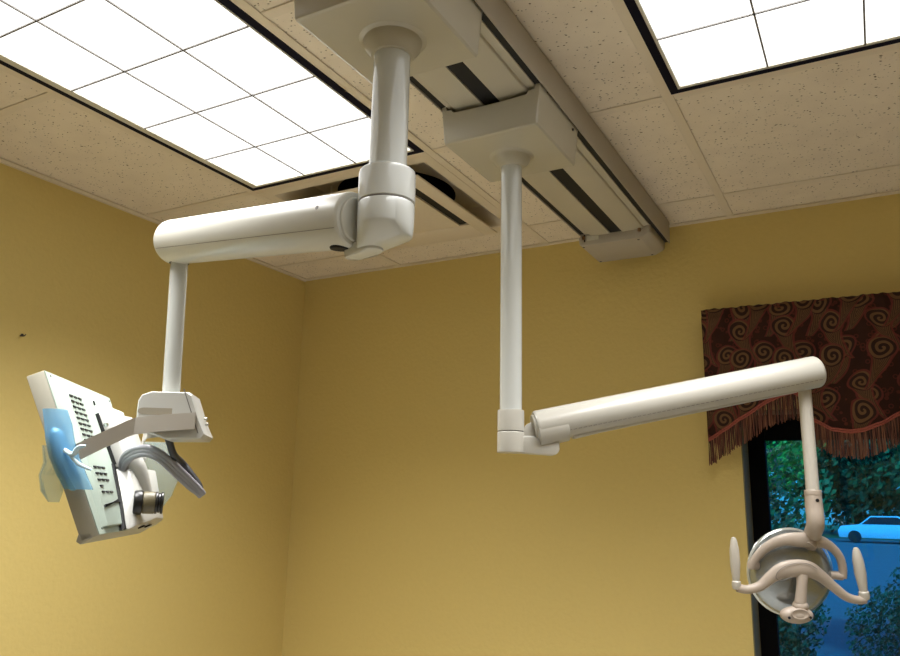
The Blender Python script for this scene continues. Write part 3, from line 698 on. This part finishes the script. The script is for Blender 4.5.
add_hull(bm, circ(c0+az*.043+perp*.009+V(0, 0, .128), .020, 24, az, V(0, 0, 1))+circ(c0+az*.043-perp*.009+V(0, 0, .128), .020, 24, az, V(0, 0, 1)), .002)
el = obj('elbow', bm, 'shell', root)
A2, d2_, s2, u2_ = arm(root, b0, b1, .0325, 'shell', -.62, dash=True)
bm = nb()
add_prism(bm, [(.068, -.0350), (.072, -.0368), (.13, -.0345), (.54, -.0332), (.555, -.0310), (.555, -.016), (.068, -.016)], lambda a, b, d: b0 + d2_*a + u2_*b + s2*d, -.0130, .0130, .003)
obj('under_cover', bm, 'shell', A2)
bm = nb(); add_cyl(bm, b0 - u2_*.0080 + d2_*.001, b0 - u2_*.0068 + d2_*.060, .0316, 56, .0015)
obj('inner_skirt', bm, 'shell', A2)
rt_, rb_ = V(-.1155, 1.703, .250), V(-.1155, 1.703, .020)
bm = nb(); add_cyl(bm, rt_, rb_, .0125, 36); obj('drop_rod', bm, 'lamp_white', root)
bm = nb()
E1 = V(.871, .491, 0); E3 = V(.485, -.866, -.12).normalized(); E2 = E3.cross(E1).normalized()
if E2.z < 0: E2 = -E2
LC = D3(792, 572, 1.545)
def LP(px, py, q=0.0): return LC + E1*((px-792)*.00198) + E2*(-(py-572)*.00202) + (E3 - E1*.40 + E2*.21)*q
add_tube(bm, [(*(rb_+V(0, 0, .006)), .0155), (*(rb_+V(0, 0, -.02)), .0162), (*(rb_+V(0, 0, -.055)), .0165), (*(LP(812, 537, .025)), .0160), (*(LP(808, 547, .030)), .0150)], 28, 6)
add_cyl(bm, rb_+V(0, 0, .010), rb_+V(0, 0, 0), .0162, 32, .001)
sk = obj('lamp_socket', bm, 'lamp_beige', root)
bm = nb(); p = rb_+V(0, 0, -.010) + V(.485, -.866, 0)*.0155; add_cyl(bm, p, p+V(.485, -.866, 0)*.0012, .0035, 12); obj('screw_hole', bm, 'screw', sk)
# reflector: convex glass dome bulging toward the room
ax = E3
bm = nb(); T_ = bmesh.new(); n = 64; R = []
ctr = LP(790.5, 572, -.012)
for k in range(0, 15):
    q = k/14*1.0; rr = .0845*math.sin(q*math.pi/2)
    hgt = .040*math.cos(q*math.pi/2)
    if k == 0: R.append([T_.verts.new(ctr + ax*hgt)]); continue
    R.append([T_.verts.new(ctr + ax*hgt + E1*rr*math.cos(2*math.pi*i/n) + E2*rr*math.sin(2*math.pi*i/n)) for i in range(n)])
for A_, B_ in zip(R, R[1:]):
    for i in range(n):
        j = (i+1) % n
        T_.faces.new((A_[0], B_[j], B_[i]) if len(A_) == 1 else (A_[i], A_[j], B_[j], B_[i]))
bmesh.ops.solidify(T_, geom=T_.faces[:], thickness=.003)
merge(bm, T_); rf = obj('reflector', bm, 'reflector', root, smooth=60)
bm = nb(); add_lathe(bm, ctr - ax*.004, ax, [(0, .083), (0, .0875), (.002, .0885), (.004, .0875), (.006, .0845), (.005, .083)], 64); obj('reflector_rim', bm, 'reflector_rim', rf)
bm = nb(); add_cyl(bm, ctr-ax*.030, ctr-ax*.004, .016, 24, .003); obj('bulb_shield', bm, 'lamp_white', rf)
# yoke
bm = nb()
add_tube(bm, [(*LP(750, 569, .010), .008, .006), (*LP(754, 561, .014), .0085, .006), (*LP(766, 549, .022), .0095, .006), (*LP(783, 541.5, .030), .0115, .007), (*LP(800, 541, .032), .0145, .008), (*LP(816, 541.5, .030), .0135, .008), (*LP(830, 546, .022), .0095, .006), (*LP(840, 556, .016), .0085, .006), (*LP(843.5, 568, .012), .0085, .006), (*LP(843, 577, .010), .0085, .006)], 20, 6, upv=E3)
add_cyl(bm, LP(748.5, 566, .010), LP(757, 566, .004), .0085, 20, .002); add_cyl(bm, LP(844, 575, .010), LP(831, 574, .002), .0085, 20, .002)
obj('yoke', bm, 'lamp_beige', root)
# crossbar with the two wings
bm = nb()
wing = [(736, 588, .030, .0085, .008), (746, 589.5, .032, .0085, .008), (759, 586, .034, .0095, .008), (770, 577.5, .037, .0120, .008), (781, 571, .041, .0155, .008), (795, 568.5, .043, .0170, .008), (808, 569.5, .042, .0160, .008), (819, 575, .038, .0120, .008), (832, 585, .034, .0100, .008), (845, 594.5, .032, .0088, .008), (856, 597.5, .031, .0080, .008), (864, 597, .030, .0078, .008)]
add_tube(bm, [(*LP(a, b, c), d, e_) for a, b, c, d, e_ in wing], 22, 6, upv=E3)
cb = obj('crossbar', bm, 'lamp_beige', root)
bm = nb(); ov = []
add_tube(bm, [(*LP(a, b, .0510), .0006) for a, b in ((790, 577), (780, 580.5), (775, 578), (777, 572), (785, 566.5), (797, 563.5), (808, 564.5), (816, 569))], 8, 6); obj('seam', bm, 'seam', cb)
for (xa, ya, xb, yb, w) in ((735.5, 590, 733, 539.5, 1.0), (864, 597.5, 856, 547, 1.12)):
    bm = nb(); p0 = LP(xa, ya, .030); p1 = LP(xb, yb, .030); L = (p1-p0).length
    add_lathe(bm, p0, p1-p0, [(0, .004*w), (.002, .0075*w), (.008, .0090*w), (.016, .0085*w), (.018, .0066*w), (.022, .0072*w), (L*.5, .0098*w), (L*.75, .0092*w), (L*.93, .0062*w), (L*.985, .0038*w), (L, .001)], 24)
    obj('handle', bm, 'lamp_white', root)
bm = nb()
add_tube(bm, [(*LP(801, 574, .042), .0125, .008), (*LP(800.5, 583, .044), .0105, .008), (*LP(799.5, 593, .045), .0110, .008), (*LP(798.5, 601, .045), .0115, .009)], 22, 6, upv=E3)
obj('stem', bm, 'lamp_beige', root)
bm = nb()
def ellipsoid(bm, c, a, b, d):
    t_ = bmesh.new(); bmesh.ops.create_uvsphere(t_, u_segments=36, v_segments=20, radius=1)
    for v in t_.verts: v.co = c + E1*v.co.x*a + E2*v.co.y*b + E3*v.co.z*d
    merge(bm, t_)
ellipsoid(bm, LP(794.5, 612.5, .042), .0325, .0165, .016)
ellipsoid(bm, LP(798.5, 604, .042), .0150, .0120, .014)
kb = obj('lower_knob', bm, 'lamp_beige', root, smooth=50)
bm = nb(); add_lathe(bm, LP(797, 611, .0530), E3, [(0, .0185), (.0045, .0185), (.0055, .0165), (.0045, .014), (.0035, 0)], 32, 1.0, .55, E1); obj('oval_cap', bm, 'lamp_beige', kb)
bm = nb()
for x, y in ((787, 615), (808, 614.5)): bm = nb(); add_cyl(bm, LP(x, y, .045), LP(x, y, .0595 if x < 800 else .0575), .0026, 12); obj('screw', bm, 'screw', kb)

# ------------------------------------------------------------------ valance over the window
val = thing('valance', V(.10, 2.30, .15), 'dark red and gold paisley valance with scalloped fringed hem hanging over the window', 'valance')
HEM = [(-.419, .177), (-.37, .208), (-.324, .235), (-.241, .284), (-.205, .298), (-.185, .302), (-.170, .293), (-.151, .252), (-.138, .224), (-.095, .200), (-.050, .192), (-.024, .194), (.019, .209), (.064, .235), (.14, .285), (.20, .302), (.235, .298), (.26, .252), (.28, .222), (.33, .198), (.38, .193), (.43, .204), (.48, .235), (.56, .284), (.61, .300), (.66, .255), (.72, .177)]
def hem(x):
    for (xa, za), (xb, zb) in zip(HEM, HEM[1:]):
        if xa <= x <= xb:
            t = (x-xa)/(xb-xa); return za + (zb-za)*(t*t*(3-2*t)*.3 + t*.7)
    return HEM[0][1] if x < HEM[0][0] else HEM[-1][1]
def fold(x, t):                               # depth of the pleats; t = 0 top, 1 hem
    g = .0030*math.sin(x*125+1.3*math.sin(x*17))*(1-t)**1.2
    s = (.014*math.sin(x*23+.8) + .007*math.sin(x*41+2.1))*(.45+.55*t)*min(1, t*5)
    return g + s
NX, NZ = 420, 40
me = bpy.data.meshes.new('fabric'); verts = []; faces = []; uvs = []
xa, xb = -.4195, .72; top = .5625
ctrv = wpos(val)
cols = []
# wraps round the left and right end back to the wall
path = [(xa, 2.355), (xa+.0005, 2.33), (xa+.001, 2.305)] + [(xa+(xb-xa)*k/NX, None) for k in range(NX+1)] + [(xb-.001, 2.305), (xb, 2.355)]
for k, (x, y) in enumerate(path):
    for j in range(NZ+1):
        t = j/NZ; h = hem(min(max(x, xa+.001), xb-.001)) if y is None else (.177 if x < 0 else .177) - (0.012 if y and y > 2.31 else 0)
        zt = top + .0010*math.sin(x*260)*(1 if y is None else 0) + .0008*math.sin(x*61)
        z = zt + (h-zt)*t
        yy = y if y is not None else 2.292 - fold(x, t) + (.006 if t < .06 else 0)
        verts.append((x, yy, z+EYE)); uvs.append((x + (0 if y is None else (2.3-yy)), z))
for k in range(len(path)-1):
    for j in range(NZ):
        a = k*(NZ+1)+j; faces.append((a, a+1, a+NZ+2, a+NZ+1))
verts = [tuple(Vector(v)-ctrv) for v in verts]
me.from_pydata(verts, [], faces); uvl = me.uv_layers.new(name='UVMap')
for l in me.loops: uvl.data[l.index].uv = uvs[l.vertex_index]
for p in me.polygons: p.use_smooth = True
me.materials.append(M['paisley']); fo = bpy.data.objects.new('fabric', me); COL.objects.link(fo); fo.parent = val
sm = fo.modifiers.new('thickness', 'SOLIDIFY'); sm.thickness = .0018; sm.offset = -1
bm = nb()
add_prism(bm, [(.0, .0), (.0, .0)][:0] or [(-.0015, -.005), (.0025, -.005), (.0025, .005), (-.0015, .005)], lambda a, b, d: V(0, 0, 0), 0, 1) if False else None
C_ = []
K = 360
for k in range(K+1):
    x = xa+.001 + (xb-xa-.002)*k/K; C_.append((x, 2.292-fold(x, 1)-.003, hem(x)))
for off, rr in ((.0045, .0030), (-.0015, .0030)):
    t_ = bmesh.new(); R = []
    for k, c in enumerate(C_):
        R.append([t_.verts.new(V(c[0], c[1]+math.cos(q)*rr, c[2]+off+math.sin(q)*rr)) for q in (0, 1.05, 2.1, 3.14, 4.19, 5.24)])
    for A_, B_ in zip(R, R[1:]):
        for i in range(6): t_.faces.new((A_[i], A_[(i+1) % 6], B_[(i+1) % 6], B_[i]))
    t_.faces.new(R[0]); t_.faces.new(R[-1]); merge(bm, t_)
obj('braid', bm, 'braid', val)
vv = []; ff = []
n = 900
rnd = random.Random(3)
for k in range(n):
    x = xa+.001 + (xb-xa-.002)*(k+rnd.random())/n; h = hem(x); y = 2.292-fold(x, 1) + rnd.uniform(-.003, .004)
    L = .068 + rnd.uniform(-.006, .005); w = .0009; dx = rnd.uniform(-.004, .004); ty = rnd.uniform(-.003, .003)
    b = len(vv)
    for z_, o_ in ((0, 0), (-L*.5, .5), (-L, 1)):
        for ex, ey in ((-w, -w), (w, -w), (w, w), (-w, w)): vv.append((x+dx*o_+ex, y+ty*o_+ey, h-.001+z_))
    for r_ in (0, 4):
        for i in range(4): ff.append((b+r_+i, b+r_+(i+1) % 4, b+r_+4+(i+1) % 4, b+r_+4+i))
    ff.append((b+8, b+9, b+10, b+11))
me = bpy.data.meshes.new('fringe'); me.from_pydata([tuple(Vector(v)+V(0, 0, EYE)-ctrv) for v in vv], [], ff); me.materials.append(M['fringe'])
fo = bpy.data.objects.new('fringe', me); COL.objects.link(fo); fo.parent = val; fo['kind'] = 'stuff'
bm = nb(); add_cyl(bm, V(xa+.004, 2.325, .548), V(xb-.004, 2.325, .548), .010, 20)
for x in (xa+.05, .15, xb-.05): add_box(bm, (x-.006, 2.325, .542), (x+.006, YB, .554))
obj('curtain_rod', bm, 'cream', val)

# nail left in the wall
bm = nb(); p = V(XL, 1.207, .4035); add_cyl(bm, p-V(.004, 0, 0), p+V(.008, 0, .002), .0018, 10)
add_cyl(bm, p+V(.008, 0, .002), p+V(.0095, 0, .0023), .0042, 14); add_tube(bm, [(p.x+.006, p.y, p.z, .0014), (p.x+.008, p.y+.006, p.z+.001, .0014), (p.x+.008, p.y+.010, p.z+.006, .0012)], 8, 4)
tag(obj('nail', bm, 'nail'), 'small dark nail sticking out of the yellow left wall', 'nail')

# ------------------------------------------------------------------ outside the window
bm = nb(); add_box(bm, (-60, YB+.5, ZF-.5), (60, 90, ZF-.3)); o = obj('ground', bm, 'grass'); o['kind'] = 'structure'; o['label'] = 'green lawn outside the window'
bm = nb(); add_box(bm, (-60, 9.0, ZF-.30), (60, 53, ZF-.28)); o = obj('road', bm, 'asphalt'); o['kind'] = 'structure'; o['label'] = 'grey car park outside the window'
def foliage(bm_v, bm_f, c, rx, rz, n, s, rnd):
    for _ in range(n):
        while True:
            p = Vector((rnd.uniform(-1, 1), rnd.uniform(-1, 1), rnd.uniform(-1, 1)))
            if .25 < p.length < 1: break
        cl = p
        p = Vector((c.x+p.x*rx, c.y+p.y*rx, c.z+p.z*rz))
        a = Vector((rnd.uniform(-1, 1), rnd.uniform(-1, 1), rnd.uniform(-1, 1))).normalized(); b_ = a.orthogonal().normalized()
        cc_ = a.cross(b_); k = s*rnd.uniform(.6, 1.3); base = len(bm_v)
        for u_, v_ in ((-1, 0), (-.2, -.5), (1, 0), (-.2, .5)): bm_v.append(tuple(p+b_*u_*k+cc_*v_*k))
        bm_f.append((base, base+1, base+2, base+3))
def tree(x, y, h, crown_r, crown_z, crown_rz, n, s, leaf, label, name='tree', blobs=9, seed=1, trunk=.12):
    rnd = random.Random(seed); t = thing(name, V(x, y, ZF-.3), label, name)
    zb = ZF-.3
    if trunk:
        bm = nb()
        add_tube(bm, [(x, y, zb, trunk*1.3), (x+.05, y, zb+h*.25, trunk), (x-.05, y, zb+h*.5, trunk*.8), (x+.04, y, zb+h*.75, trunk*.45), (x, y, zb+h*.95, trunk*.15)], 12, 4)
        for k in range(7):
            a = rnd.uniform(0, 6.28); z = zb+h*rnd.uniform(.3, .7); L = crown_r*.8
            add_tube(bm, [(x, y, z, trunk*.4), (x+math.cos(a)*L*.5, y+math.sin(a)*L*.5, z+L*.3, trunk*.25), (x+math.cos(a)*L, y+math.sin(a)*L, z+L*.5, trunk*.08)], 8, 3)
        obj('trunk', bm, 'bark', t)
    vv, ff = [], []
    for k in range(blobs):
        a = rnd.uniform(0, 6.28); q = rnd.uniform(.0, .75)*crown_r
        foliage(vv, ff, Vector((x+math.cos(a)*q, y+math.sin(a)*q, crown_z+rnd.uniform(-.7, .7)*crown_rz)), crown_r*.5, crown_rz*.42, n//blobs, s, rnd)
    me = bpy.data.meshes.new('foliage'); c = wpos(t); me.from_pydata([tuple(Vector(v)+V(0, 0, EYE)-c) for v in vv], [], ff); me.materials.append(M[leaf])
    fo_ = bpy.data.objects.new('foliage', me); COL.objects.link(fo_); fo_.parent = t
tree(-1.05, 5.0, 4.6, .62, .9, 1.7, 14000, .024, 'leaf_dark', 'dark leafy tree nearest the window, at its left edge', seed=4, trunk=.07, blobs=14)
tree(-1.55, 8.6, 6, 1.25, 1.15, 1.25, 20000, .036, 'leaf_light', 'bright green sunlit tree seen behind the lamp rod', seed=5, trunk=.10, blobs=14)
tree(1.05, 10.5, 7, 1.9, 2.0, 2.2, 24000, .045, 'leaf_mid', 'mid green tree standing right of centre through the window', seed=6, blobs=16)
tree(-4.4, 14.5, 8, 2.6, 2.4, 3.0, 16000, .09, 'leaf_dark', 'tall dark tree in the far left of the window view', seed=8, blobs=18)
for i, (x, y) in enumerate(((-20, 60), (-10, 54), (-1.5, 60), (8, 54), (18, 60))):
    tree(x, y, 16, 6.6, 4.6, 7.4, 15000, .30, 'leaf_dark' if i % 2 == 0 else 'leaf_mid', ['distant dark tree at the far left beyond the car park', 'distant green tree beyond the car park, left of the parked car', 'distant dark tree beyond the car park, directly behind the parked car', 'distant green tree beyond the car park, right of the parked car', 'distant dark tree at the far right beyond the car park'][i], seed=20+i, trunk=.3, blobs=22)
for i, (x, y, r) in enumerate(((-1.80, 6.6, .55), (-.66, 6.5, .60), (.40, 8.0, .72))):
    tree(x, y, 1, r, ZF+.50, .95, 26000, .022, 'leaf_dark', ['low green bush at the left below the window view', 'low green bush in the middle of the window view', 'low green bush at the right of the window view'][i], name='bush', seed=40+i, trunk=0, blobs=12)
car = thing('car', V(.0, 48, ZF-.28), 'white car parked in the car park, seen small through the blue window', 'car')
def CP(a, z, d): return V(.0+a, 48+d, ZF-.28+z)
bm = nb(); add_prism(bm, [(-2.1, .25), (-2.15, .6), (-2.0, .85), (-1.1, .95), (-.55, 1.40), (.75, 1.42), (1.45, .98), (2.05, .90), (2.15, .55), (2.1, .25)], CP, -.85, .85, .06); obj('body', bm, 'car_paint', car)
bm = nb(); add_prism(bm, [(-.98, .97), (-.52, 1.34), (.70, 1.36), (1.28, .99)], CP, -.862, -.845); obj('side_window', bm, 'car_glass', car)
for a in (-1.35, 1.35):
    for d in (-.80, .70): bm = nb(); add_cyl(bm, CP(a, .32, d-.08), CP(a, .32, d+.14), .32, 24, .03); obj('wheel', bm, 'tyre', car)
